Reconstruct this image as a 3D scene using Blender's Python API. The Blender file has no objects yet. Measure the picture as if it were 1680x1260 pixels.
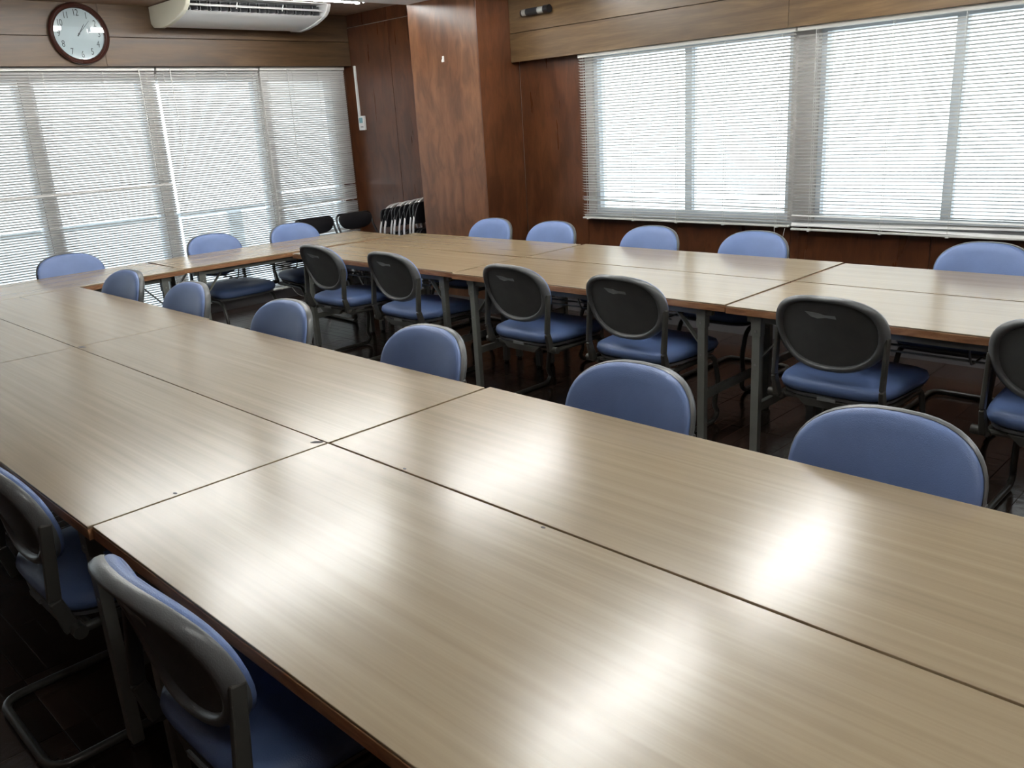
import bpy, math, random
from mathutils import Vector, Matrix, Euler
random.seed(7)
R = math.radians
SC = bpy.context.scene
COL = SC.collection

# ------------------------------------------------------------------ camera
H = 0.64                                   # table top height; the calibration plane
def make_camera():
    cd = bpy.data.cameras.new('camera'); c = bpy.data.objects.new('camera', cd); COL.objects.link(c)
    yaw, pitch, roll = 2.3646, -0.2998, -0.0614
    f = Vector((math.cos(pitch)*math.cos(yaw), math.cos(pitch)*math.sin(yaw), math.sin(pitch)))
    r = f.cross(Vector((0, 0, 1))).normalized(); u = r.cross(f)
    cs, sn = math.cos(roll), math.sin(roll)
    r2 = cs*r + sn*u; u2 = -sn*r + cs*u
    m = Matrix((r2, u2, -f)).transposed().to_4x4()
    m.translation = Vector((1.805, -1.0987, 0.7638 + H))
    c.matrix_world = m
    cd.sensor_width = 36; cd.lens = 1395.97/1680*36; cd.clip_start = .05
    SC.camera = c
make_camera()

# ------------------------------------------------------------------ world: bright overcast sky
SKY = 3.2
W = bpy.data.worlds.new('sky'); SC.world = W; W.use_nodes = True
nt = W.node_tree; nt.nodes.clear()
wo = nt.nodes.new('ShaderNodeOutputWorld'); bg = nt.nodes.new('ShaderNodeBackground')
tc = nt.nodes.new('ShaderNodeTexCoord'); sp = nt.nodes.new('ShaderNodeSeparateXYZ'); cr = nt.nodes.new('ShaderNodeValToRGB')
mr = nt.nodes.new('ShaderNodeMapRange'); mr.inputs[1].default_value = -1; mr.inputs[2].default_value = 1
cr.color_ramp.elements[0].position = .42; cr.color_ramp.elements[0].color = (.50, .55, .60, 1)
cr.color_ramp.elements[1].position = .52; cr.color_ramp.elements[1].color = (.92, .965, 1, 1)
nt.links.new(tc.outputs['Generated'], sp.inputs[0]); nt.links.new(sp.outputs['Z'], mr.inputs[0])
nt.links.new(mr.outputs[0], cr.inputs[0]); nt.links.new(cr.outputs[0], bg.inputs[0]); bg.inputs[1].default_value = SKY
nt.links.new(bg.outputs[0], wo.inputs[0])
TUBE = 33.0                                 # fluorescent tubes
SC.view_settings.view_transform = 'Standard'; SC.view_settings.look = 'None'
SC.view_settings.exposure = 0.48; SC.view_settings.gamma = 1; SC.view_settings.use_curve_mapping = False
def portal(loc, rot, sx, sy):
    l = bpy.data.lights.new('window_light', 'AREA'); l.shape = 'RECTANGLE'; l.size = sx; l.size_y = sy
    l.cycles.is_portal = True
    o = bpy.data.objects.new('window_light', l); COL.objects.link(o); o.location = loc; o.rotation_euler = rot
portal((-5.12, .9, 1.03), (0, R(-90), 0), 1.9, 5.4)
portal((.5, 3.84, 1.27), (R(-90), 0, 0), 5.5, 1.12)

# ------------------------------------------------------------------ materials
def nodes(name):
    m = bpy.data.materials.new(name); m.use_nodes = True
    return m, m.node_tree, m.node_tree.nodes['Principled BSDF']
def flat(name, col, rough=.5, metal=0, emit=0, bump=0, bscale=200, spec=.5, vary=0):
    m, t, b = nodes(name)
    b.inputs['Base Color'].default_value = (*col, 1); b.inputs['Roughness'].default_value = rough
    b.inputs['Metallic'].default_value = metal; b.inputs['Specular IOR Level'].default_value = spec
    if emit:
        b.inputs['Emission Color'].default_value = (*col, 1); b.inputs['Emission Strength'].default_value = emit
    if bump or vary:
        c = t.nodes.new('ShaderNodeTexCoord'); n = t.nodes.new('ShaderNodeTexNoise'); n.inputs['Scale'].default_value = bscale
        n.inputs['Detail'].default_value = 4
        t.links.new(c.outputs['Object'], n.inputs['Vector'])
        if bump:
            bp = t.nodes.new('ShaderNodeBump'); bp.inputs['Strength'].default_value = bump; bp.inputs['Distance'].default_value = .002
            t.links.new(n.outputs[0], bp.inputs['Height']); t.links.new(bp.outputs[0], b.inputs['Normal'])
        if vary:
            n2 = t.nodes.new('ShaderNodeTexNoise'); n2.inputs['Scale'].default_value = 12; n2.inputs['Detail'].default_value = 6
            t.links.new(c.outputs['Object'], n2.inputs['Vector'])
            r = t.nodes.new('ShaderNodeValToRGB'); r.color_ramp.elements[0].position = .35; r.color_ramp.elements[1].position = .7
            r.color_ramp.elements[0].color = (*[x*(1-vary) for x in col], 1); r.color_ramp.elements[1].color = (*[min(1, x*(1+vary)) for x in col], 1)
            t.links.new(n2.outputs[0], r.inputs[0]); t.links.new(r.outputs[0], b.inputs['Base Color'])
    return m
def wood(name, c1, c2, c3, scale, rough=.35, fig=0.0, bump=.15, dist=2.0, rand=True, spec=.5, fine=60, rvar=.08, fmul=.55):
    """grain runs along the axis with the smallest scale"""
    m, t, b = nodes(name); N = t.nodes; L = t.links
    c = N.new('ShaderNodeTexCoord'); mp = N.new('ShaderNodeMapping'); mp.inputs['Scale'].default_value = scale
    L.new(c.outputs['Object'], mp.inputs['Vector'])
    if rand:
        oi = N.new('ShaderNodeObjectInfo'); cb = N.new('ShaderNodeMath'); cb.operation = 'MULTIPLY'; cb.inputs[1].default_value = 37.0
        L.new(oi.outputs['Random'], cb.inputs[0]); xyz = N.new('ShaderNodeCombineXYZ')
        for i in range(3): L.new(cb.outputs[0], xyz.inputs[i])
        L.new(xyz.outputs[0], mp.inputs['Location'])
    n1 = N.new('ShaderNodeTexNoise'); n1.inputs['Scale'].default_value = 1.6; n1.inputs['Detail'].default_value = 5; n1.inputs['Distortion'].default_value = dist
    n2 = N.new('ShaderNodeTexNoise'); n2.inputs['Scale'].default_value = fine; n2.inputs['Detail'].default_value = 3
    L.new(mp.outputs[0], n1.inputs['Vector']); L.new(mp.outputs[0], n2.inputs['Vector'])
    r1 = N.new('ShaderNodeValToRGB'); e = r1.color_ramp.elements
    e[0].position = .3; e[0].color = (*c1, 1); e[1].position = .72; e[1].color = (*c3, 1)
    x = e.new(.5); x.color = (*c2, 1)
    L.new(n1.outputs[0], r1.inputs[0])
    r2 = N.new('ShaderNodeValToRGB'); r2.color_ramp.elements[0].position = .3; r2.color_ramp.elements[0].color = (.68, .66, .64, 1)
    r2.color_ramp.elements[1].position = .65; r2.color_ramp.elements[1].color = (1, 1, 1, 1)
    L.new(n2.outputs[0], r2.inputs[0])
    mx = N.new('ShaderNodeMix'); mx.data_type = 'RGBA'; mx.blend_type = 'MULTIPLY'; mx.inputs[0].default_value = fmul
    L.new(r1.outputs[0], mx.inputs[6]); L.new(r2.outputs[0], mx.inputs[7])
    last = mx.outputs[2]
    if fig:
        mp2 = N.new('ShaderNodeMapping'); mp2.inputs['Scale'].default_value = (7.0, 7.0, 2.6)
        L.new(c.outputs['Object'], mp2.inputs['Vector'])
        if rand: L.new(xyz.outputs[0], mp2.inputs['Location'])
        n3 = N.new('ShaderNodeTexNoise'); n3.inputs['Scale'].default_value = 1.5; n3.inputs['Detail'].default_value = 3; n3.inputs['Distortion'].default_value = 1.0
        L.new(mp2.outputs[0], n3.inputs['Vector'])
        r3 = N.new('ShaderNodeValToRGB'); r3.color_ramp.elements[0].position = .38; r3.color_ramp.elements[0].color = (.45, .42, .4, 1)
        r3.color_ramp.elements[1].position = .6; r3.color_ramp.elements[1].color = (1.12, 1.1, 1.05, 1)
        L.new(n3.outputs[0], r3.inputs[0])
        m2 = N.new('ShaderNodeMix'); m2.data_type = 'RGBA'; m2.blend_type = 'MULTIPLY'; m2.inputs[0].default_value = fig
        L.new(last, m2.inputs[6]); L.new(r3.outputs[0], m2.inputs[7]); last = m2.outputs[2]
    L.new(last, b.inputs['Base Color'])
    rr = N.new('ShaderNodeMapRange'); rr.inputs[3].default_value = rough - rvar; rr.inputs[4].default_value = rough + rvar
    L.new(n1.outputs[0], rr.inputs[0]); L.new(rr.outputs[0], b.inputs['Roughness'])
    b.inputs['Specular IOR Level'].default_value = spec
    bp = N.new('ShaderNodeBump'); bp.inputs['Strength'].default_value = bump; bp.inputs['Distance'].default_value = .001
    L.new(n2.outputs[0], bp.inputs['Height']); L.new(bp.outputs[0], b.inputs['Normal'])
    return m
M = {}
M['top'] = wood('laminate_oak', (.308, .234, .143), (.336, .258, .160), (.366, .286, .181), (.5, 26, 26), rough=.225, bump=.02, dist=.15, fine=4.5, rvar=.015, fmul=.25, spec=.85)
M['top_edge'] = wood('worn_edge', (.17, .07, .028), (.30, .14, .06), (.42, .22, .10), (3, 22, 22), rough=.5, fine=30)
M['panel'] = wood('sapele_panel', (.092, .032, .013), (.105, .037, .015), (.13, .048, .020), (7, 7, .7), rough=.28, fig=.6, bump=.03, dist=.15, fine=30, rvar=.02, spec=.55)
M['column'] = wood('column_veneer', (.145, .058, .024), (.18, .076, .033), (.22, .10, .046), (7, 7, .6), rough=.30, fig=.55, bump=.03, dist=.2, fine=30, rvar=.02, spec=.55)
M['board_y'] = wood('valance_walnut_y', (.055, .029, .012), (.085, .047, .020), (.12, .070, .031), (5, .55, 6), rough=.42, bump=.1, dist=2.2, fine=16)
M['board_x'] = wood('valance_walnut_x', (.085, .047, .019), (.125, .074, .031), (.175, .108, .048), (.55, 5, 6), rough=.40, bump=.1, dist=2.2, fine=16)
M['seam'] = flat('seam_dark', (.012, .006, .004), .8)
M['white'] = flat('ceiling_white', (.74, .75, .77), .8, bump=.2, bscale=90)
M['soffit'] = flat('soffit_brown', (.30, .20, .14), .55, vary=.15)
M['skirting'] = flat('skirting_grey', (.10, .095, .10), .4)
M['alu'] = flat('aluminium', (.55, .58, .60), .35, .6)
M['aluw'] = flat('aluminium_pale', (.62, .66, .70), .4, .2)
M['slat'] = flat('slat_white', (.80, .80, .78), .35)
M['slat_b'] = flat('slat_beige', (.72, .72, .71), .40)
M['rail'] = flat('blind_rail', (.72, .72, .68), .35)
M['cord'] = flat('cord_white', (.72, .72, .70), .7)
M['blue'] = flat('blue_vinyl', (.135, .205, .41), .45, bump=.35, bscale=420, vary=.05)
M['seatblue_shaded'] = flat('blue_vinyl_seat_shaded', (.095, .15, .31), .42, bump=.35, bscale=420, vary=.05)  # same vinyl as the back pads, shade on the seats put into the colour
M['shell'] = flat('grey_plastic', (.075, .078, .076), .42, bump=.3, bscale=350, vary=.12)
M['rim'] = flat('grey_plastic_rim', (.12, .125, .125), .31, bump=.2, bscale=350, vary=.15)
M['frame'] = flat('chair_frame', (.05, .049, .042), .36, vary=.1)
M['tag'] = flat('tag_grey', (.15, .155, .15), .5)
M['scrap'] = flat('tape_scrap', (.27, .29, .29), .6, vary=.3)
M['steel'] = flat('table_steel', (.16, .165, .145), .42, vary=.12)
M['rod'] = flat('shelf_rod', (.12, .12, .11), .35, .4)
M['rivet'] = flat('rivet', (.28, .28, .26), .35, .7)
M['chrome'] = flat('chrome', (.85, .86, .88), .3, .55)
M['black'] = flat('black_vinyl', (.010, .010, .012), .28)
M['blackt'] = flat('black_tube', (.008, .008, .009), .3)
M['ac'] = flat('ac_white', (.72, .73, .74), .3)
M['acend'] = flat('ac_cream', (.66, .65, .54), .4)
M['dark'] = flat('vent_dark', (.012, .013, .015), .5)
M['vane'] = flat('vane_grey', (.05, .052, .056), .4)
M['tube'] = flat('fluorescent', (.98, .985, .96), .4, emit=TUBE)
M['fix'] = flat('fixture_white', (.8, .8, .8), .4)
M['clockrim'] = flat('clock_rim', (.045, .016, .012), .25)
M['face'] = flat('clock_face', (.50, .53, .56), .6)
M['ink'] = flat('ink', (.03, .03, .035), .5)
M['lcd'] = flat('lcd', (.22, .42, .48), .25)
M['plastic'] = flat('white_plastic', (.78, .80, .80), .4)
M['plaster'] = flat('plaster', (.45, .43, .41), .85, bump=.2)
M['concrete'] = flat('concrete', (.42, .44, .46), .85, vary=.1)
M['chip'] = flat('chip_dark', (.035, .025, .02), .6)
M['clearp'] = flat('clear_plastic', (.55, .58, .56), .12, .5)
def glass_mat():
    m = bpy.data.materials.new('pane_glass'); m.use_nodes = True; t = m.node_tree; t.nodes.clear()
    o = t.nodes.new('ShaderNodeOutputMaterial'); a = t.nodes.new('ShaderNodeBsdfTransparent'); g = t.nodes.new('ShaderNodeBsdfGlossy')
    a.inputs[0].default_value = (.93, .96, .96, 1); g.inputs['Roughness'].default_value = .02
    f = t.nodes.new('ShaderNodeFresnel'); f.inputs[0].default_value = 1.45; x = t.nodes.new('ShaderNodeMixShader')
    t.links.new(f.outputs[0], x.inputs[0]); t.links.new(a.outputs[0], x.inputs[1]); t.links.new(g.outputs[0], x.inputs[2]); t.links.new(x.outputs[0], o.inputs[0])
    return m
M['glass'] = glass_mat()
def frost_mat():
    m, t, b = nodes('frosted_panel'); b.inputs['Base Color'].default_value = (.80, .86, .90, 1); b.inputs['Roughness'].default_value = .6
    b.inputs['Transmission Weight'].default_value = .85; b.inputs['IOR'].default_value = 1.15
    return m
M['frost'] = frost_mat()
def floor_mat():
    m, t, b = nodes('floor_tile'); N = t.nodes; L = t.links
    c = N.new('ShaderNodeTexCoord'); oi = N.new('ShaderNodeObjectInfo')
    # strips: alternating direction per tile through the tile's own random number
    s = N.new('ShaderNodeSeparateXYZ'); L.new(c.outputs['Object'], s.inputs[0])
    gt = N.new('ShaderNodeMath'); gt.operation = 'GREATER_THAN'; gt.inputs[1].default_value = .5; L.new(oi.outputs['Random'], gt.inputs[0])
    mx = N.new('ShaderNodeMix'); L.new(gt.outputs[0], mx.inputs[0]); L.new(s.outputs['X'], mx.inputs[2]); L.new(s.outputs['Y'], mx.inputs[3])
    mu = N.new('ShaderNodeMath'); mu.operation = 'MULTIPLY'; mu.inputs[1].default_value = 5/.319; L.new(mx.outputs[0], mu.inputs[0])
    fr = N.new('ShaderNodeMath'); fr.operation = 'FRACT'; L.new(mu.outputs[0], fr.inputs[0])
    fl = N.new('ShaderNodeMath'); fl.operation = 'FLOOR'; L.new(mu.outputs[0], fl.inputs[0])
    ad = N.new('ShaderNodeMath'); ad.operation = 'ADD'; L.new(fl.outputs[0], ad.inputs[0]); L.new(oi.outputs['Random'], ad.inputs[1])
    wn = N.new('ShaderNodeTexWhiteNoise'); wn.noise_dimensions = '1D'; L.new(ad.outputs[0], wn.inputs['W'])
    r = N.new('ShaderNodeValToRGB'); r.color_ramp.elements[0].color = (.020, .012, .009, 1); r.color_ramp.elements[1].color = (.045, .027, .020, 1)
    L.new(wn.outputs[0], r.inputs[0]); L.new(r.outputs[0], b.inputs['Base Color'])
    # fine joint and a little waviness
    j = N.new('ShaderNodeMapRange'); j.inputs[1].default_value = 0; j.inputs[2].default_value = .05; L.new(fr.outputs[0], j.inputs[0])
    gm = N.new('ShaderNodeNewGeometry'); n = N.new('ShaderNodeTexNoise'); n.inputs['Scale'].default_value = 22; n.inputs['Detail'].default_value = 2
    L.new(gm.outputs['Position'], n.inputs['Vector'])
    a2 = N.new('ShaderNodeMath'); a2.operation = 'MULTIPLY_ADD'; a2.inputs[1].default_value = 1.6; L.new(n.outputs[0], a2.inputs[0]); L.new(j.outputs[0], a2.inputs[2])
    a3 = N.new('ShaderNodeMath'); a3.operation = 'MULTIPLY_ADD'; a3.inputs[1].default_value = .5; L.new(wn.outputs[0], a3.inputs[0]); L.new(a2.outputs[0], a3.inputs[2])
    bp = N.new('ShaderNodeBump'); bp.inputs['Strength'].default_value = .4; bp.inputs['Distance'].default_value = .0012
    L.new(a3.outputs[0], bp.inputs['Height']); L.new(bp.outputs[0], b.inputs['Normal'])
    b.inputs['Roughness'].default_value = .16; b.inputs['Specular IOR Level'].default_value = .6
    return m
M['floor'] = floor_mat()

# ------------------------------------------------------------------ mesh helpers
class MB:
    def __init__(s): s.v = []; s.f = []
    def add(s, vs, fs):
        n = len(s.v); s.v += [tuple(v) for v in vs]; s.f += [tuple(i+n for i in f) for f in fs]; return s
    def box(s, x0, x1, y0, y1, z0, z1):
        return s.add([(x0,y0,z0),(x1,y0,z0),(x1,y1,z0),(x0,y1,z0),(x0,y0,z1),(x1,y0,z1),(x1,y1,z1),(x0,y1,z1)],
                     [(0,3,2,1),(4,5,6,7),(0,1,5,4),(1,2,6,5),(2,3,7,6),(3,0,4,7)])
    def bar(s, p0, p1, w, h, up=(0,0,1), w1=None, h1=None):
        p0 = Vector(p0); p1 = Vector(p1); d = (p1-p0).normalized(); up = Vector(up)
        if abs(d.dot(up)) > .98: up = Vector((0,1,0))
        a = d.cross(up).normalized(); b = a.cross(d)
        w1 = w if w1 is None else w1; h1 = h if h1 is None else h1
        vs = [p + a*(sx*ww/2) + b*(sy*hh/2) for p, ww, hh in ((p0,w,h),(p1,w1,h1)) for sx, sy in ((-1,-1),(1,-1),(1,1),(-1,1))]
        return s.add(vs, [(0,3,2,1),(4,5,6,7),(0,1,5,4),(1,2,6,5),(2,3,7,6),(3,0,4,7)])
    def tube(s, path, r, n=8, closed=False):
        P = [Vector(p) for p in path]; m = len(P); rings = []; prev = None
        for i in range(m):
            a = P[i-1] if (i or closed) else P[0]; c = P[(i+1) % m] if (i < m-1 or closed) else P[-1]
            d = (c-a).normalized()
            if prev is None:
                up = Vector((0,0,1)) if abs(d.z) < .9 else Vector((1,0,0)); x = d.cross(up).normalized()
            else: x = (prev - d*prev.dot(d)).normalized()
            prev = x; y = d.cross(x)
            rings.append([P[i] + (x*math.cos(2*math.pi*k/n) + y*math.sin(2*math.pi*k/n))*r for k in range(n)])
        vs = [v for q in rings for v in q]; fs = []
        for i in range(m if closed else m-1):
            j = (i+1) % m
            for k in range(n): k2 = (k+1) % n; fs.append((i*n+k, i*n+k2, j*n+k2, j*n+k))
        if not closed: fs += [tuple(range(n-1,-1,-1)), tuple((m-1)*n+k for k in range(n))]
        return s.add(vs, fs)
    def prism(s, prof, axis, a, b):
        """closed profile extruded along an axis; profile coordinates are the other two axes in order"""
        def pt(p, t):
            return {'x': (t, p[0], p[1]), 'y': (p[0], t, p[1]), 'z': (p[0], p[1], t)}[axis]
        n = len(prof); vs = [pt(p, a) for p in prof] + [pt(p, b) for p in prof]
        return s.add(vs, [tuple(range(n)), tuple(range(2*n-1, n-1, -1))] + [(i, i+n, (i+1) % n + n, (i+1) % n) for i in range(n)])
    def rings(s, rings, cap0=True, cap1=True):
        n = len(rings[0]); vs = [v for q in rings for v in q]; fs = []
        for i in range(len(rings)-1):
            for k in range(n): k2 = (k+1) % n; fs.append((i*n+k, i*n+k2, (i+1)*n+k2, (i+1)*n+k))
        if cap0: fs.append(tuple(range(n-1,-1,-1)))
        if cap1: fs.append(tuple((len(rings)-1)*n+k for k in range(n)))
        return s.add(vs, fs)
    def mesh(s, name, mat, smooth=False, ang=35):
        me = bpy.data.meshes.new(name); me.from_pydata(s.v, [], s.f); me.update()
        if smooth:
            for p in me.polygons: p.use_smooth = True
            me.set_sharp_from_angle(angle=R(ang))
        if mat: me.materials.append(M[mat])
        return me
    def build(s, name, mat, parent=None, smooth=False, ang=35, bevel=0, loc=(0,0,0)):
        return obj(name, s.mesh(name, mat, smooth, ang), parent, loc, bevel)
def obj(name, me, parent=None, loc=(0,0,0), bevel=0):
    o = bpy.data.objects.new(name, me); COL.objects.link(o); o.location = loc
    if parent is not None: o.parent = parent
    if bevel:
        b = o.modifiers.new('bevel', 'BEVEL'); b.width = bevel; b.segments = 2; b.limit_method = 'ANGLE'
    return o
def empty(name, loc=(0,0,0), rz=0, label=None, cat=None, group=None, kind=None):
    o = bpy.data.objects.new(name, None); COL.objects.link(o); o.location = loc; o.rotation_euler = (0,0,rz); o.empty_display_size = .1
    return tag(o, label, cat, group, kind)
def tag(o, label=None, cat=None, group=None, kind=None):
    for k, v in (('label',label),('category',cat),('group',group),('kind',kind)):
        if v: o[k] = v
    return o
KIDS = {}
def kids(o):
    return [c for c in bpy.data.objects if c.parent == o]
def copy_tree(o, parent=None, cache=None):
    if cache is None:
        cache = {}
        for c in bpy.data.objects:
            if c.parent: cache.setdefault(c.parent.name, []).append(c)
    c = o.copy(); COL.objects.link(c)
    if parent is not None: c.parent = parent
    for ch in cache.get(o.name, []): copy_tree(ch, c, cache)
    return c
def fillet(pts, rad, n=5, closed=False):
    P = [Vector(p) for p in pts]; out = []
    m = len(P)
    for i in range(m):
        if not closed and i in (0, m-1): out.append(P[i]); continue
        a = P[i-1]; b = P[i]; c = P[(i+1) % m]; u = (a-b); v = (c-b)
        rr = rad[i] if isinstance(rad, (list, tuple)) else rad
        rr = min(rr, u.length*.49, v.length*.49); u.normalize(); v.normalize()
        for k in range(n+1):
            t = k/n; p0 = b+u*rr; p1 = b; p2 = b+v*rr
            out.append(p0*(1-t)**2 + p1*2*t*(1-t) + p2*t*t)
    return out

# ------------------------------------------------------------------ the room
XL, XR, YB, YF = -5.0, 3.1, 3.72, -2.3
CZ, CZ2 = 2.27, 2.37
COLX0, COLX1, COLY = -3.54, -2.80, 3.30
# floor: slab with separate tiles
fl = MB().box(XL-.1, XR+.1, YF-.1, YB+.1, -.12, -.006).build('floor', 'seam'); tag(fl, kind='structure')
S = .319; tile_me = MB()
g = .0012
tile_me.box(g, S-g, g, S-g, -.0055, 0)
tile_me = tile_me.mesh('floor_tile', 'floor')
ix0 = math.floor((XL+.32)/S); ix1 = math.ceil((XR+.32)/S); iy0 = math.floor((YF+.67)/S); iy1 = math.ceil((YB+.67)/S)
rest = MB(); cells = []
for i in range(ix0, ix1):
    for j in range(iy0, iy1):
        x = -.32+i*S; y = -.67+j*S
        if x+S > XL+.02 or x < XR: cells.append((x, y))
def score(c):
    x, y = c
    seen = (x > -5.3 and x < 1.3 and y > 0.4) or (x < 1.0 and y < -.3 and y > -1.3 and x > -2.4)
    return (0 if seen else 1, math.hypot(x-1.8, y+1.1))
cells.sort(key=score)
for n, (x, y) in enumerate(cells):
    x0, x1 = max(x, XL), min(x+S, XR); y0, y1 = max(y, YF), min(y+S, YB)
    if x1-x0 < .02 or y1-y0 < .02: continue
    whole = (x1-x0 > S-.001 and y1-y0 > S-.001)
    if n < 285 and whole: obj('floor_tile', tile_me, fl, (x, y, 0))
    else: rest.box(x0+g, x1-g, y0+g, y1-g, -.0055, 0)
o = rest.build('floor_tile_margin', 'floor', fl); o['kind'] = 'stuff'

def wall(name, boxes, mat='plaster'):
    b = MB()
    for q in boxes: b.box(*q)
    return tag(b.build(name, mat), kind='structure')
def panel(parent, x0, x1, y0, y1, z0, z1, mat='panel', name='panel', bevel=.0015):
    cx, cy, cz = (x0+x1)/2, (y0+y1)/2, z0
    return MB().box(x0-cx, x1-cx, y0-cy, y1-cy, z0-cz, z1-cz).build(name, mat, parent, bevel=bevel, loc=(cx, cy, cz))
# left wall with the tall windows, openings z .10-1.88
LW = [(-2.0, -.96), (-.90, .98), (1.05, 1.85), (1.92, 2.82), (2.89, 3.56)]
bx = [(XL-.12, XL, YF-.1, YB+.1, 0, .085), (XL-.12, XL, YF-.1, YB+.1, 1.87, 2.5), (XL-.12, XL, YF-.1, -2.0, .085, 1.87), (XL-.12, XL, 3.56, YB+.1, .085, 1.87)]
for (a, b), (c, d) in zip(LW, LW[1:]): bx.append((XL-.12, XL, b, c, .085, 1.87))
wl = wall('wall_left', bx)
panel(wl, XL, XL+.006, 3.57, YB-.006, .10, 1.95)
# back wall with the right-hand windows
BW = [(-2.13, -.66), (-.50, 1.02), (1.18, 2.70)]
bx = [(XL-.12, XR+.1, YB, YB+.12, 0, .735), (XL-.12, XR+.1, YB, YB+.12, 1.80, 2.5), (XL-.12, BW[0][0], YB, YB+.12, .735, 1.80), (2.70, XR+.1, YB, YB+.12, .735, 1.80),
      (-.66, -.50, YB, YB+.12, .735, 1.80), (1.02, 1.18, YB, YB+.12, .735, 1.80)]
wb = wall('wall_back', bx)
t = .012
g2 = .0018
for x0, x1, z0, z1 in [(XL+.006, -4.31, .09, 2.265), (-4.31, COLX0, .09, 2.265), (XL+.006, -4.31, 2.27, 2.37), (-4.31, COLX0, 2.27, 2.37),
                       (COLX1, -2.19, .09, 1.82)]:
    panel(wb, x0+g2, x1-g2, YB-t, YB, z0, z1)
seams = [-2.19, -1.436, -.631, .173, .98, 1.78, 2.58, XR]
panel(wb, -2.287+g2, -2.19-g2, YB-t, YB, .09, .69) if False else None
for a, b in zip(seams, seams[1:]): panel(wb, a+g2, b-g2, YB-t, YB, .09, .705)
tag(MB().box(COLX1, XR, YB-.024, YB-.0125, 0, .088).build('baseboard_back', 'skirting'), kind='structure')
tag(MB().box(XL, COLX0, YB-.024, YB-.0125, 0, .088).build('baseboard_recess', 'skirting'), kind='structure')
tag(MB().box(XL+.001, XL+.012, YF, YB-.03, 0, .084).build('baseboard_left', 'skirting'), kind='structure')
wr = wall('wall_right', [(XR, XR+.12, YF-.1, YB+.1, 0, 2.5)])
wf = wall('wall_front', [(XL-.12, XR+.12, YF-.12, YF, 0, 2.5)])
for k in range(8):
    panel(wf, XL+k*1.0125+.002, XL+(k+1)*1.0125-.002, YF, YF+.012, .01, 2.36 if k < 1 else 2.26)
for k in range(6):
    panel(wr, XR-.012, XR, YF+.012+k*1.0+.002, YF+.012+(k+1)*1.0-.002, .01, 2.26)
# ceiling: lower white field and the higher brown strip along the left windows
c1 = MB().box(COLX0, XR+.1, YF-.1, YB+.1, CZ, 2.5).build('ceiling', 'white'); tag(c1, kind='structure')
c2 = MB().box(XL-.1, COLX0, YF-.1, YB+.1, CZ2, 2.5).build('ceiling_recess', 'soffit'); tag(c2, kind='structure')
# column
cl = tag(MB().box(COLX0+.012, COLX1-.012, COLY+.012, YB-.012, 0, CZ).build('column', 'seam'), kind='structure')
panel(cl, COLX0, COLX1-.0125, COLY, COLY+.012, .10, CZ, 'column')
panel(cl, COLX1-.012, COLX1, COLY, YB-.013, .10, CZ, 'panel')
panel(cl, COLX0, COLX0+.012, COLY+.0125, YB-.013, .10, CZ, 'panel')
bb = MB().box(COLX0-.003, COLX1+.003, COLY-.004, COLY+.010, 0, .105).box(COLX1-.012, COLX1+.003, COLY+.011, YB-.026, 0, .105).box(COLX0-.003, COLX0+.012, COLY+.011, YB-.026, 0, .105)
tag(bb.build('baseboard_column', 'skirting'), kind='structure')
# valances
VX = -4.88
vl = tag(MB().box(XL, VX-.012, YF, YB-.013, 1.955, 2.37).build('trim_1', 'seam'), kind='structure')
for z0, z1, sm in ((1.95, 2.148, [YF, -.9, 1.565, YB-.013]), (2.1515, 2.37, [YF, -.9, 1.565, YB-.013])):
    for a, b in zip(sm, sm[1:]): panel(vl, VX-.0125, VX, a+.001, b-.001, z0, z1, 'board_y', 'board')
VY = 3.62
vr = tag(MB().box(COLX1+.001, XR, VY+.012, YB-.013, 1.825, CZ).build('trim_2', 'seam'), kind='structure')
for z0, z1, dy in ((1.804, 1.996, 0), (1.9995, CZ, .003)):
    for a, b in zip([COLX1+.001, -.645, 1.2, XR], [-.645, 1.2, XR]): panel(vr, a+.001, b-.001, VY+dy, VY+.0125+dy, z0, z1, 'board_x', 'board')

# windows: aluminium frames, panes
def window(n, axis, plane, a, b, z0, z1, mull):
    """axis 'y': opening in the left wall, 'x': opening in the back wall. plane = inner wall face"""
    def bx(m, u0, u1, d0, d1, za, zb):
        if axis == 'y': m.box(plane-d1, plane-d0, u0, u1, za, zb)
        else: m.box(u0, u1, plane+d0, plane+d1, za, zb)
        return m
    w = MB(); bx(w, a, b, .02, .10, z0, z0+.035); bx(w, a, b, .02, .10, z1-.03, z1); bx(w, a, a+.03, .02, .10, z0+.035, z1-.03); bx(w, b-.03, b, .02, .10, z0+.035, z1-.03)
    f = tag(w.build('window_%d' % n, 'aluw'), kind='structure')
    ed = [a+.03] + list(mull) + [b-.03]
    for m in mull: bx(MB(), m-.025, m+.025, .03, .09, z0+.035, z1-.03).build('mullion', 'aluw', f)
    for p, q in zip(ed, ed[1:]):
        p2 = p + (.025 if p in mull else 0); q2 = q - (.025 if q in mull else 0)
        bx(MB(), p2, q2, .058, .062, z0+.035, z1-.03).build('pane', 'glass', f)
    return f
n = 1
for a, b in LW:
    window(n, 'y', XL, a, b, .085, 1.87, [(a+b)/2] if b-a > 1.2 else []); n += 1
for (a, b), m in zip(BW, ([-1.375], [.22], [1.94])):
    window(n, 'x', YB, a, b, .735, 1.80, m); n += 1
tag(MB().box(-2.19, 2.78, YB-.05, YB+.02, .708, .733).build('trim_3', 'alu', bevel=.002), kind='structure')   # sill
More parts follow.
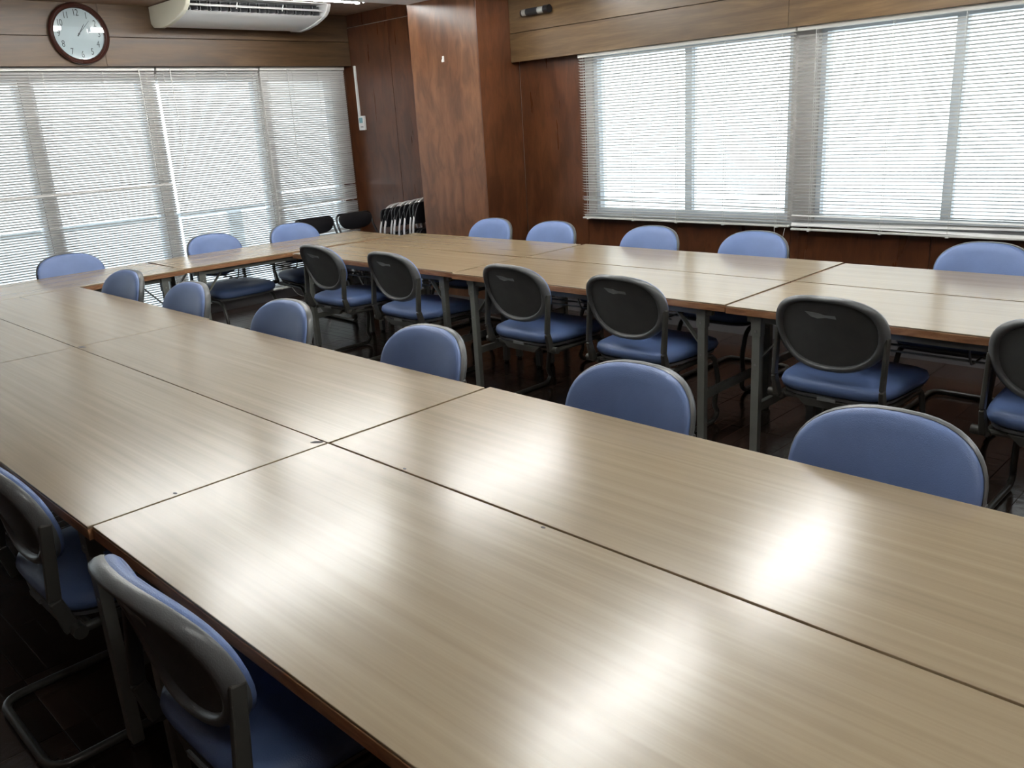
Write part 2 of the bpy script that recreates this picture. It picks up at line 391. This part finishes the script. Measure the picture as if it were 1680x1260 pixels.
# balcony railing and neighbouring blocks outside
rl = empty('balcony_railing', (-6.0, 1.0, -.2), 0, 'pale metal balcony railing seen through the left blinds', 'railing')
MB().box(-.03, .03, -3.4, 3.4, .93, .97).build('top_rail', 'aluw', rl)
MB().box(-.02, .02, -3.4, 3.4, .12, .15).build('bottom_rail', 'aluw', rl)
pm = MB().box(-.04, .04, -.06, .06, 0, .93).mesh('post', 'aluw')
for k in range(5): obj('post', pm, rl, (0, -3.0+k*1.65, 0))
MB().box(-.006, .006, -3.35, 3.35, .16, .92).build('infill_panel', 'frost', rl)

tag(MB().box(-6.15, -5.13, -2.6, 4.6, -.4, -.2).build('balcony_slab', 'concrete'), kind='structure')

# ------------------------------------------------------------------ venetian blinds
def blind(label, cat_group, axis, plane, a, b, zt, zb, pitch, width, tilt, mat, cords, bent={}, wand=None, jit=1.2, railz=None):
    L = b-a; loc = ((a+b)/2, plane, zb) if axis == 'x' else (plane, (a+b)/2, zb)
    # local: x along the blind, -y into the room
    rt = empty('venetian_blind', loc, 0 if axis == 'x' else R(90), label, 'blind', cat_group)
    hgt = zt-zb
    MB().box(-L/2, L/2, -.013, .013, hgt-.022, hgt).build('head_rail', 'rail', rt, bevel=.002)
    MB().box(-L/2, L/2, -.012, .012, 0, .012).build('bottom_rail', 'rail', rt, bevel=.003)
    # slat: a shallow crowned strip with thickness
    top = [(-width/2, 0), (-width/6, .0022), (width/6, .0022), (width/2, 0)]
    pr = top + [(p[0]*.98, p[1]-.0006) for p in reversed(top)]
    sm = MB().prism(pr, 'x', -L/2+.002, L/2-.002).mesh('slat', mat, smooth=True, ang=50)
    n = int((hgt-.04)/pitch)
    for k in range(n):
        s = obj('slat', sm, rt, (0, 0, .02+k*pitch+pitch*.3))
        rx, ry, dz = tilt+random.uniform(-jit, jit), random.uniform(-.05, .05), 0
        if k in bent: rx, ry, dz = bent[k]
        s.rotation_euler = (R(rx), R(ry), 0); s.location.z += dz
    for c in cords:
        x = -L/2 + c*L
        m = MB()
        for yy in (-width/2-.001, width/2+.001): m.box(x-.0009, x+.0009, yy-.0009, yy+.0009, .008, hgt-.02)
        m.box(x-.008, x+.008, -.014, .014, -.004, .001)
        m.build('ladder_cord', 'cord', rt)
    if wand is not None:
        x = -L/2+wand*L
        MB().tube([(x, -.02, hgt-.01), (x, -.022, hgt-.75)], .0035, 6).build('tilt_wand', 'cord', rt, smooth=True)
    return rt
GB = 'white venetian blinds on the right-hand windows'
GL = 'beige venetian blinds on the tall left windows'
P_ = .0182
bR1 = blind('white venetian blind next to the wood column, one slat bent at lower right', GB, 'x', 3.655, -2.19, -.612, 1.803, .705, P_, .0215, -21, 'slat',
      (.03, .28, .5, .72, .95), {8: (-9, -1.6, -.004), 5: (-30, .8, .003)})
bR2 = blind('white venetian blind right of the grey wall strip, with crumpled bottom slats', GB, 'x', 3.655, -.600, .985, 1.803, .69, P_, .0215, -21, 'slat',
      (.07, .33, .55, .80, .97), {0: (40, .9, -.002), 1: (50, -1.2, .004), 3: (20, .5, 0)})
bR3 = blind('white venetian blind on the window beyond the right edge', GB, 'x', 3.655, 1.0, 2.72, 1.803, .69, .03, .03, -9, 'slat', (.05, .5, .95))
bA = blind('wide beige venetian blind at the left edge, sagging open along one slat', GL, 'y', -4.935, .15, 1.925, 1.945, .10, P_, .021, -37, 'slat_b',
      (.03, .28, .50, .55, .78, .96), {53: (-82, .35, -.004), 40: (-12, -.9, 0)}, wand=.93, jit=2.5)
bBB = blind('narrow beige venetian blind in the middle of the left window wall', GL, 'y', -4.935, 1.94, 2.80, 1.945, .10, P_, .021, -37, 'slat_b',
      (.06, .35, .66, .93), {38: (-10, .8, -.003)}, wand=.12, jit=2.5)
bC = blind('beige venetian blind in the corner, slats turned almost shut with bent gaps', GL, 'y', -4.935, 2.815, 3.655, 1.945, .10, P_, .021, -50, 'slat_b',
      (.08, .36, .66, .94), {36: (-25, .6, .0), 37: (-68, -.9, 0), 44: (-20, .5, 0), 26: (-22, -.4, 0), 22: (-70, -.8, 0)}, wand=.30, jit=3)
bD = blind('beige venetian blind left of the picture, behind the near tables', GL, 'y', -4.935, -2.05, .14, 1.945, .10, .03, .03, -30, 'slat_b', (.05, .5, .95))
# hanging pull cords
m = MB().tube([(-.70, 3.635, 1.75), (-.705, 3.635, .9), (-.69, 3.63, .60), (-.66, 3.63, .55), (-.645, 3.632, .62), (-.63, 3.636, .70)], .0016, 5)
m.build('pull_cord', 'cord', bR1)
bR1c = [c for c in bpy.data.objects if c.name.startswith('pull_cord')][0]; bR1c.location = -Vector(bR1.location)
m = MB().tube(fillet([(-4.90, 2.80, 1.9), (-4.90, 2.80, .14), (-4.86, 2.86, .02), (-4.80, 2.96, .006), (-4.82, 3.02, .006)], .05), .002, 5)
o = m.build('blind_pull_cord', 'cord'); tag(o, 'thin white pull cord trailing onto the floor below the corner blind', 'cord')

# ------------------------------------------------------------------ tables
def make_table(L, Wd):
    rt = empty('folding_table', (0, 0, 0))
    hl, hw = L/2, Wd/2
    MB().box(-hl+.001, hl-.001, -hw+.001, hw-.001, H-.006, H).build('tabletop', 'top', rt, bevel=.0012)
    MB().box(-hl, hl, -hw, hw, H-.032, H-.0062).build('edge_band', 'top_edge', rt, bevel=.0015)
    for s in (-1, 1):
        MB().box(-hl+.08, hl-.08, s*(hw-.045)-.012, s*(hw-.045)+.012, H-.062, H-.0325).build('side_rail', 'steel', rt)
    lx = hl-.125
    leg = MB()
    leg.box(-.017, .017, -.014, .014, .012, H-.075).box(-.021, .021, -.018, .018, H-.115, H-.033)
    legm = leg.mesh('leg', 'steel'); riv = MB().tube([(0, -.0195, 0), (0, -.0155, 0)], .0055, 8).mesh('rivet', 'rivet')
    foot = MB().tube([(0, 0, 0), (0, 0, .014)], .016, 8).mesh('rubber_foot', 'blackt')
    for sx in (-1, 1):
        for sy in (-1, 1):
            l = obj('leg', legm, rt, (sx*lx, sy*(hw-.038), 0))
            obj('rubber_foot', foot, l)
            for zz in (H-.095, H-.235):
                r = obj('rivet', riv, l, (0, 0 if sy < 0 else 0, zz))
                if zz < H-.2: r.location.y = .004*1
                if sy > 0: r.rotation_euler = (0, 0, math.pi)
            MB().bar((sx*(lx-.005), sy*(hw-.058), H-.215), (sx*(lx-.155), sy*(hw-.058), H-.045), .006, .024, up=(0,1,0)).build('brace', 'steel', rt)
        MB().box(sx*lx-.010, sx*lx+.010, -hw+.052, hw-.052, .20, .235).build('crossbar', 'steel', rt)
        MB().box(sx*lx-.012, sx*lx+.012, -hw+.058, hw-.058, H-.062, H-.0325).build('end_rail', 'steel', rt)
    # wire shelf under the top
    sl = hl-.34
    for k in range(5):
        y = -hw+.12 + k*(Wd-.24)/4
        MB().tube([(-sl, y, H-.125), (sl, y, H-.125)], .0042, 6).build('shelf_rod', 'rod', rt, smooth=True)
    for sx in (-.9, 0, .9):
        MB().tube(fillet([(sx*sl, -hw+.05, H-.045), (sx*sl, -hw+.09, H-.131), (sx*sl, hw-.09, H-.131), (sx*sl, hw-.05, H-.045)], .02, 3), .0042, 6).build('shelf_bracket', 'rod', rt, smooth=True)
    return rt
TG = 'folding tables set in a ring'
TAB = [  # x0,x1,y0,y1, rot(deg), label, chip
 (.002, 1.802, -.592, -.001, 0, 'oak laminate folding table nearest the camera, beside the closest grey-backed chair'),
 (.006, 1.806, .003, .577, 0, 'oak laminate folding table at lower right, two large blue chairs at its far edge'),
 (-1.790, -.002, -.600, -.001, 0, 'pale oak laminate folding table at the left edge, its near corner by the closest chair'),
 (-1.790, -.001, .001, .563, 0, 'pale oak laminate folding table, middle of near row, two blue chairs at its far edge'),
 (-3.365, -1.792, -.600, -.001, 0, 'washed-out oak folding table at the far left, outer table of the near row'),
 (-3.365, -1.792, .001, .575, 0, 'washed-out oak folding table where near and window rows meet, two small blue chairs behind'),
 (-1.650, .012, 1.895, 2.458, .3, 'oak folding table in mid far row, two scuffed grey chairs on its near side'),
 (.026, 1.826, 1.885, 2.466, 0, 'oak folding table at right of far row, white with glare, grey chair in front'),
 (-3.280, -1.660, 1.912, 2.440, 0, 'oak folding table at far inner left corner, two plain grey chairs on its near side'),
 (-1.640, .010, 2.468, 3.012, 0, 'oak folding table by the window side, middle one, between two blue chair backs'),
 (.026, 1.826, 2.476, 2.990, 0, 'oak folding table by the right-hand windows, rightmost, full of glare'),
 (-3.270, -1.655, 2.458, 2.978, .8, 'oak folding table in front of the wood column and stacked chairs'),
]
cache = {}
def place_table(x0, x1, y0, y1, rot, label, along='x'):
    L, Wd = (x1-x0, y1-y0)
    if along == 'y': L, Wd = Wd, L
    key = (round(L, 2), round(Wd, 2))
    if key not in cache:
        t = cache[key] = make_table(L, Wd)
    else: t = copy_tree(cache[key])
    t.location = ((x0+x1)/2, (y0+y1)/2, 0); t.rotation_euler = (0, 0, R(rot) + (R(90) if along == 'y' else 0))
    tag(t, label, 'table', TG); return t
tabs = [place_table(*q) for q in TAB]
tA = place_table(-3.970, -3.370, -.590, 1.203, 0, 'oak folding table along the left blinds, nearer one, single blue chair behind it', 'y')
tB = place_table(-3.945, -3.350, 1.215, 2.860, -3.0, 'oak folding table along the left blinds, farther one, two blue chairs behind it', 'y')
# worn chips at the corners of the near tables
def chip(t, x, y, r, sq=.45, rz=0):
    pts = [(r*math.cos(k*math.pi/5)*random.uniform(.7, 1.1), r*sq*math.sin(k*math.pi/5)*random.uniform(.7, 1.1)) for k in range(10)]
    o = MB().prism(pts, 'z', 0, .0006).build('worn_chip', 'chip', t, loc=(x-t.location.x, y-t.location.y, H+.0001)); o.rotation_euler.z = R(rz)
chip(tabs[3], -1.765, .016, .022, .4, 20); chip(tabs[2], -.028, -.014, .020, .4, 40); chip(tabs[2], -.018, -.40, .008); chip(tabs[1], .30, .012, .007); chip(tabs[0], .76, -.010, .007)

# ------------------------------------------------------------------ stackable chairs
def make_chair():
    rt = empty('meeting_chair', (0, 0, 0))
    zc, a, bu, bl = .622, .210, .136, .160
    def outline(s, off, n=44):
        out = []
        for k in range(n):
            t = 2*math.pi*k/n; c, sn = math.cos(t), math.sin(t)
            if sn >= 0: e, b = 2/2.7, bu
            else: e, b = 2/2.5, bl
            x = math.copysign(abs(c)**e, c)*a*s; z = math.copysign(abs(sn)**(2/2.45), sn)*b*s
            if sn < 0: x *= 1 - .13*(abs(z)/b)**1.5
            y = -.232 - .30*z + .95*x*x*(.5+.5*s) + off    # lean and wrap-around
            out.append(Vector((x, y, zc+z)))
        return out
    # shell: rear skin with a raised rim round a recessed field
    MB().rings([outline(.835, -.004), outline(.845, -.008), outline(.86, -.017), outline(.90, -.022), outline(.965, -.018), outline(.995, -.006), outline(.998, .004), outline(.98, .010)], cap0=False, cap1=False).build('back_rim', 'rim', rt, smooth=True, ang=60)
    field = MB(); cen = [outline(s, -.004-.002*(1-s)) for s in (.835, .6, .4, .2, .05)]
    field.rings(cen, cap0=False, cap1=True)
    field.build('back_shell', 'shell', rt, smooth=True, ang=60)
    pad = MB().rings([outline(.970, .008), outline(.974, .015), outline(.958, .022), outline(.90, .030), outline(.7, .034), outline(.4, .036), outline(.1, .037)], cap0=False, cap1=True)
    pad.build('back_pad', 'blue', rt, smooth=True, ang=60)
    # seat
    def sq(w, d, z, y0, n=40, e=.42, crown=0):
        out = []
        for k in range(n):
            t = 2*math.pi*k/n; c, sn = math.cos(t), math.sin(t)
            x = math.copysign(abs(c)**e, c)*w; y = math.copysign(abs(sn)**e, sn)*d
            out.append(Vector((x*(1+.06*(y/d)), y+y0, z + crown*(1-(x/w)**2)*.0 + .014*(y > 0)*0 - .010*max(0, y/d)**2)))
        return out
    y0 = .015
    MB().rings([sq(.19, .185, .352, y0), sq(.21, .205, .356, y0), sq(.214, .21, .368, y0)], cap0=True, cap1=True).build('seat_pan', 'rim', rt, smooth=True)
    MB().rings([sq(.205, .20, .369, y0), sq(.222, .216, .378, y0), sq(.228, .222, .396, y0), sq(.222, .216, .414, y0), sq(.20, .195, .425, y0), sq(.14, .135, .430, y0), sq(.05, .05, .431, y0)], cap0=False, cap1=True).build('seat_pad', 'seatblue_shaded', rt, smooth=True, ang=60)
    # frame: one tube, closed at the rear on the floor, two front legs, seat rails
    r = .0118; x = .196
    half = [(x, -.17, .334), (x, .19, .334), (x, .232, .20), (x-.004, .205, .085), (x, .232, .045), (x, .20, r+.001), (x, -.30, r+.001)]
    path = [Vector(p) for p in half] + [Vector((-p[0], p[1], p[2])) for p in reversed(half)]
    rad = [0, .05, .03, .02, .02, .03, .06, .06, .03, .02, .02, .03, .05, 0]
    MB().tube(fillet(path, rad, 5), r, 9).build('tube_frame', 'frame', rt, smooth=True, ang=60)
    MB().tube([(-x, .0, .338), (x, .0, .338)], .010, 8).tube([(-x, -.15, .336), (x, -.15, .336)], .010, 8).build('seat_stretcher', 'frame', rt, smooth=True)
    MB().prism([(-.13, .352), (.13, .352), (.09, .318), (-.09, .318)], 'y', -.19, -.165).build('seat_bracket', 'frame', rt, bevel=.003)
    for s in (-1, 1):
        m = MB().bar((s*.203, -.232+.95*.21**2-.004, .615), (s*.203, -.212, .43), .014, .028, up=(0,1,0), w1=.016, h1=.030)
        m.bar((s*.203, -.212, .43), (s*.200, -.188, .345), .016, .030, up=(0,1,0), w1=.022, h1=.036)
        u = m.build('back_upright', 'frame', rt, bevel=.004)
        MB().tube([(s*.195, -.182, .347), (s*.238, -.182, .347)], .0165, 12).build('pivot_knob', 'frame', u, smooth=True)
    MB().box(-.035, .035, -.2065, -.2005, .353, .365).build('seat_tag', 'tag', rt, loc=(0, -.0, 0))
    # remnant of a paper label on the shell
    pts = [(-.055, .012), (-.01, .010), (.018, .004), (.055, .004), (.058, -.008), (.02, -.006), (-.01, -.012), (-.035, -.006)]
    z = .062; lab = MB().prism([(p[0]+.0, p[1]) for p in pts], 'y', -.0012, .0006)
    o = lab.build('label_scrap', 'scrap', rt, loc=(-.015, -.232-.30*z-.0062+.95*.0015, zc+z)); o.rotation_euler = (R(16), 0, 0)
    return rt
chair = make_chair(); first = [True]
def place_chair(x, y, rz, label, group, scale=1, noscrap=False):
    c = chair if first[0] else copy_tree(chair)
    first[0] = False
    c.location = (x, y, 0); c.rotation_euler = (0, 0, R(rz)); tag(c, label, 'chair', group); return c
G1 = 'blue padded chairs on the far side of the near tables'
for x, y, rz, lab in [(-2.88, .428, 184, 'blue padded chair behind the near row, the small one closest to the left blinds'),
    (-2.13, .425, 181, 'blue padded chair behind the near row, second from the left blinds, wrinkled pad'),
    (-1.27, .425, 181, 'blue padded chair behind the near row, in front of the leftmost scuffed grey chair backs'),
    (-.38, .432, 180, 'blue padded chair behind the near row, just left of the table seam'),
    (.475, .440, 180, 'large blue padded chair back rising behind the near tables, second from the right edge'),
    (1.155, .442, 180, 'largest blue padded chair back, behind the near tables at lower right')]:
    place_chair(x, y, rz, lab, G1)
G2 = 'chairs with grey backs on the inner side of the far tables'
for x, y, rz, lab in [(-2.72, 1.985, 0, 'grey-backed chair at the inner left corner of the far row'),
    (-2.02, 1.99, 0, 'grey-backed chair on the inner side of the far row, second from the left'),
    (-1.06, 1.985, 0, 'grey-backed chair with a pale scuff, third from the left on the inner side'),
    (-.40, 1.985, 0, 'grey-backed chair with a torn label mark, just left of the far table seam'),
    (.510, 1.985, 0, 'grey-backed chair with a white torn label strip, large one in front of the glare'),
    (1.235, 1.985, 0, 'grey-backed chair cut off by the right edge of the picture')]:
    place_chair(x, y, rz, lab, G2)
G3 = 'blue padded chairs between the far tables and the windows'
for x, rz, lab in [(-2.55, 180, 'blue chair back right beside the wood column'),
    (-1.975, 181, 'blue chair back against the dark wall panel, left of the right-hand blinds'),
    (-1.195, 180, 'blue chair back under the left end of the right-hand blinds'),
    (-.515, 180, 'blue chair back under the grey strip between the two right-hand blinds'),
    (.625, 180, 'blue chair back by the window at the right edge of the picture')]:
    place_chair(x, 2.86, rz, lab, G3)
G4 = 'blue padded chairs along the left blinds'
for x, y, rz, lab in [(-3.83, .755, -90, 'blue chair back in front of the left blinds, the nearest and leftmost'),
    (-3.82, 1.735, -90, 'middle blue chair of three before the left blinds, seat seen under the table'),
    (-3.78, 2.36, -93, 'blue chair back in front of the left blinds, farthest one by the black folding chairs')]:
    place_chair(x, y, rz, lab, G4)
G5 = 'chairs on the camera side of the near tables'
place_chair(.50, -.445, 0, 'nearest chair at the bottom left, grey shell with the top of its blue pad showing', G5)
place_chair(-.36, -.445, 0, 'dark chair cut off by the left edge, below the pale table', G5)

# ------------------------------------------------------------------ black folding chairs by the corner
def make_black():
    rt = empty('folding_chair', (0, 0, 0))
    w = .175
    def back(s, off, n=28):
        out = []
        for k in range(n):
            t = 2*math.pi*k/n; c, sn = math.cos(t), math.sin(t)
            x = math.copysign(abs(c)**.62, c)*w*s; z = math.copysign(abs(sn)**.62, sn)*(.062 if sn > 0 else .078)*s
            if sn < 0: x *= 1-.16*abs(z)/.078
            out.append(Vector((x, -.20-.18*z+.5*x*x+off, .645+z)))
        return out
    MB().rings([back(.2, -.008), back(.9, -.008), back(1.0, -.002), back(1.0, .004), back(.9, .012), back(.2, .014)]).build('back_panel', 'black', rt, smooth=True, ang=60)
    MB().rings([[Vector((p.x*1.08, (p.z-.645)*2.3+.02, z)) for p in back(s, 0)] for s, z in ((.9, .385), (1.0, .39), (1.0, .405), (.9, .415), (.3, .418))]).build('seat_pad', 'black', rt, smooth=True, ang=60)
    MB().tube(fillet([(-.185, .24, .01), (-.185, -.19, .60), (-.185, -.215, .70), (.185, -.215, .70), (.185, -.19, .60), (.185, .24, .01)], [0, .06, .06, .06, .06, 0], 5), .0095, 8).build('front_frame', 'blackt', rt, smooth=True)
    MB().tube(fillet([(-.165, .15, .40), (-.165, -.24, .01), (.165, -.24, .01), (.165, .15, .40)], .04, 4), .0095, 8).build('rear_frame', 'blackt', rt, smooth=True)
    MB().tube([(-.185, .17, .11), (.185, .17, .11)], .007, 6).build('foot_bar', 'blackt', rt, smooth=True)
    return rt
bc = make_black(); bc.location = (-4.42, 2.955, 0); bc.rotation_euler = (0, 0, R(-92))
tag(bc, 'black folding chair by the left blinds, partly behind a blue chair back', 'chair', 'black folding chairs set up by the blinds')
bc2 = copy_tree(bc); bc2.location = (-4.40, 3.362, 0); bc2.rotation_euler = (0, 0, R(-90))
tag(bc2, 'black folding chair in the corner, in front of the wood panelling', 'chair', 'black folding chairs set up by the blinds')
# folded chairs leaning together beside the column: local x = thickness, y = width, z up
def make_folded():
    rt = empty('folded_chair', (0, 0, 0))
    MB().tube(fillet([(0, -.205, .01), (0, -.205, .60), (0, -.12, .78), (0, .12, .78), (0, .205, .60), (0, .205, .01)], [0, .10, .09, .09, .10, 0], 5), .0085, 8).build('front_frame', 'chrome', rt, smooth=True)
    MB().tube(fillet([(.026, -.175, .06), (.026, -.175, .46), (.026, .175, .46), (.026, .175, .06)], [0, .06, .06, 0], 4), .008, 8).build('rear_frame', 'chrome', rt, smooth=True)
    MB().tube([(.0, -.205, .12), (0, .205, .12)], .006, 6).build('foot_bar', 'chrome', rt, smooth=True)
    def pl(x0, x1, hy, z0, z1, rr):
        prof = fillet([(0, -hy, z0), (0, hy, z0), (0, hy, z1), (0, -hy, z1)], rr, 4, closed=True)
        return MB().prism([(p.y, p.z) for p in prof], 'x', x0, x1)
    pl(-.010, .008, .185, .60, .755, .05).build('back_panel', 'black', rt, bevel=.003)
    pl(.030, .048, .18, .20, .56, .06).build('seat_pad', 'black', rt, bevel=.004)
    return rt
fc = make_folded(); GF = 'folded chairs standing in a row beside the column'
spots = [(-4.13, 0, 0), (-4.07, 0, 0), (-4.00, .01, 2), (-3.94, .0, 0), (-3.87, .005, -2), (-3.78, .0, 0), (-3.72, .01, 2), (-3.66, .0, 0)]
names = ['leftmost', 'second from the left', 'third from the left', 'fourth from the left', 'fifth from the left, before the wider gap', 'third from the column', 'second from the column', 'closest to the column']
for k, ((x, dy, rz), nm) in enumerate(zip(spots, names)):
    c = fc if k == 0 else copy_tree(fc)
    c.location = (x, 3.475+dy, 0); c.rotation_euler = (0, R(1.5 if k < 5 else -1.0), R(rz)); c.scale = (1, 1, 1 + .012*k)
    tag(c, 'chrome and black folded chair, %s, beside the column' % nm, 'chair', GF)

# ------------------------------------------------------------------ clock
def text_mesh(cu):
    tmp = bpy.data.objects.new('tmp', cu); COL.objects.link(tmp); bpy.context.view_layer.update()
    me = bpy.data.meshes.new_from_object(tmp.evaluated_get(bpy.context.evaluated_depsgraph_get())); bpy.data.objects.remove(tmp); return me
ck = empty('wall_clock', (-4.879, 1.403, 2.165), 0, 'round wall clock with dark red-brown rim above the left blinds', 'clock')
def circ(r, x, n=64): return [Vector((x, r*math.cos(2*math.pi*k/n), r*math.sin(2*math.pi*k/n))) for k in range(n)]
MB().rings([circ(.20, 0), circ(.206, .012), circ(.203, .030), circ(.193, .036), circ(.185, .028), circ(.180, .031), circ(.172, .026), circ(.168, .012)], cap0=True, cap1=False).build('rim', 'clockrim', ck, smooth=True, ang=50)
MB().rings([circ(.170, .008), circ(.170, .012)]).build('clock_face', 'face', ck)
for h in range(1, 13):
    cu = bpy.data.curves.new('numeral', 'FONT'); cu.body = str(h); cu.size = .054; cu.align_x = 'CENTER'; cu.align_y = 'CENTER'; cu.extrude = .0004
    cu.space_character = .9; cu.materials.append(M['ink'])
    t = bpy.data.objects.new('numeral', text_mesh(cu)); COL.objects.link(t); t.parent = ck
    an = R(90-30*h); t.location = (.0135, .137*math.cos(an), .137*math.sin(an)); t.rotation_euler = (R(90), 0, R(90)); t.scale = (.85, 1.15, 1)
for nm, hr, ln, w in (('hour_hand', 30*1.13, .078, .007), ('minute_hand', 6*7.2, .118, .0045)):
    an = R(90-hr); d = Vector((0, math.cos(an), math.sin(an)))
    MB().bar(d*-.02+Vector((.017, 0, 0)), d*ln+Vector((.017, 0, 0)), w, .0012, up=(1, 0, 0), w1=w*.4).build(nm, 'ink', ck)
MB().tube([(.012, 0, 0), (.020, 0, 0)], .006, 12).build('centre_cap', 'ink', ck)
MB().rings([circ(.1715, .0225), circ(.1715, .0240)]).build('glass', 'glass', ck)
# ------------------------------------------------------------------ air conditioner
ac = empty('air_conditioner', (-4.6, 2.535, CZ2), 0, 'long white ceiling air conditioner above the left blinds, beside the clock', 'air conditioner')
def A(x, z): return (x+4.6, z-CZ2)
body = [A(-4.87, 2.362), A(-4.872, 2.25), A(-4.84, 2.222), A(-4.72, 2.208), A(-4.60, 2.216), A(-4.48, 2.238), A(-4.395, 2.262), A(-4.36, 2.270), A(-4.345, 2.277), A(-4.40, 2.290), A(-4.47, 2.355)]
MB().prism(body, 'y', -.56, .56).build('body', 'ac', ac, smooth=True, ang=30)
endp = [A(-4.876, 2.364), A(-4.878, 2.248), A(-4.842, 2.216), A(-4.72, 2.201), A(-4.60, 2.209), A(-4.48, 2.230), A(-4.395, 2.255), A(-4.33, 2.278), A(-4.285, 2.31), A(-4.265, 2.345), A(-4.262, 2.364)]
for s in (-1, 1):
    MB().prism(endp, 'y', s*.562, s*.598).build('end_cap', 'acend' if s < 0 else 'ac', ac, bevel=.006)
MB().prism([A(-4.47, 2.364), A(-4.47, 2.30), A(-4.41, 2.288), A(-4.41, 2.364)], 'y', -.56, .56).build('outlet', 'dark', ac)
MB().prism([A(-4.268, 2.358), A(-4.262, 2.366), A(-4.40, 2.366), A(-4.40, 2.362)], 'y', -.56, .56).build('top_lip', 'ac', ac)
MB().prism([A(-4.316, 2.308), A(-4.311, 2.313), A(-4.326, 2.324), A(-4.331, 2.319)], 'y', -.555, .555).build('louvre', 'ac', ac)
vm = MB().box(-.03, .03, -.002, .002, -.03, .03).mesh('vane', 'vane')
for k in range(28):
    v = obj('vane', vm, ac, (*(A(-4.375, 0)[0], -.53+k*.039), A(0, 2.318)[1])); v.rotation_euler = (0, 0, R(25 if k % 2 else -10))
bm_ = MB().bar((A(-4.30, 0)[0], 0, A(0, 2.34)[1]), (A(-4.325, 0)[0], 0, A(0, 2.30)[1]), .006, .006).mesh('louvre_bracket', 'ac')
for yy in (-.19, .19): obj('louvre_bracket', bm_, ac, (0, yy, 0))
# ------------------------------------------------------------------ ceiling lights
def light(x, y, zc, label):
    rt = empty('fluorescent_light', (x, y, zc), 0, label, 'light', 'fluorescent lights on the ceiling')
    MB().prism([(-.055, 0), (.055, 0), (.035, -.030), (-.035, -.030)], 'y', -.61, .61).build('housing', 'fix', rt, bevel=.002)
    for s in (-1, 1):
        tb = MB().tube([(s*.042, -.585, -.052), (s*.042, .585, -.052)], .0140, 14).build('tube', 'tube', rt, smooth=True, ang=50)
        for e in (-1, 1):
            MB().box(s*.042-.014, s*.042+.014, e*.597-.010, e*.597+.010, -.072, -.026).build('socket', 'fix', rt, bevel=.002)
    return rt
light(-3.78, 2.47, CZ2, 'lit fluorescent fixture above the air conditioner, at the top of the picture')
for x, y, zc, lab in [(-3.80, 1.06, CZ2, 'lit fluorescent fixture in the left ceiling strip, before the air conditioner'), (-2.16, 2.70, CZ, 'lit fluorescent fixture over the far row, seen mirrored in the clock'), (-2.16, 1.06, CZ, 'lit fluorescent fixture over the middle of the ring'),
    (2.0, -.62, CZ, 'added fill light, a fluorescent fixture unseen behind the camera'), (2.0, 1.9, CZ, 'added fill light, a fluorescent fixture out of view to the right'),  # both added out of view to brighten the pads facing the camera
    (-.09, 2.82, CZ, 'lit fluorescent fixture over the far right tables'), (-.09, 1.30, CZ, 'lit fluorescent fixture over the near right tables')]:
    light(x, y, zc, lab)
# ------------------------------------------------------------------ small fittings
th = empty('wall_controller', (-4.79, 3.708, 1.40), 0, 'white wall controller with bluish display on the wood wall beside the corner blind', 'controller')
MB().box(-.042, .042, -.022, 0, 0, .122).build('housing', 'plastic', th, bevel=.003)
MB().box(-.028, .022, -.0235, -.0222, .062, .108).build('display', 'lcd', th)
for k in range(3): MB().box(-.006+k*.014-.004, -.006+k*.014+.004, -.0238, -.0222, .022, .034).build('button', 'tag', th)
MB().box(-.028, .030, -.0232, -.0222, .012, .050).build('lid', 'fix', th, bevel=.0005)
cd = MB().box(-4.835, -4.813, 3.690, 3.7078, 1.523, 1.949).build('cable_conduit', 'plastic', bevel=.003)
tag(cd, 'slim white cable conduit running up from the wall controller', 'conduit')
hk = empty('wall_hook', (-3.174, 3.30, 1.858), 0, 'small white hook stuck on the front of the wood column', 'hook')
MB().box(-.009, .009, -.005, 0, -.018, .022).build('plate', 'plastic', hk, bevel=.002)
MB().tube(fillet([(0, -.005, .004), (0, -.016, -.006), (0, -.016, -.018), (0, -.010, -.016)], .005, 3), .0028, 6).build('prong', 'plastic', hk, smooth=True)
ft = empty('torch_holder', (-2.505, 3.598, 2.115), 0, 'small clear and dark cylindrical torch on the upper valance board beside the column', 'torch')
MB().tube([(-.115, -.012, .0), (.085, -.012, .0)], .0235, 16).build('clear_case', 'clearp', ft, smooth=True)
MB().tube([(.085, -.012, 0), (.13, -.012, 0)], .027, 16).tube([(-.13, -.012, 0), (-.115, -.012, 0)], .022, 16).build('cap', 'black', ft, smooth=True)
MB().tube([(-.08, -.012, 0), (.03, -.012, 0)], .0239, 16).build('band', 'dark', ft, smooth=True)
MB().box(-.11, .10, .010, .024, -.02, .02).build('bracket', 'dark', ft)
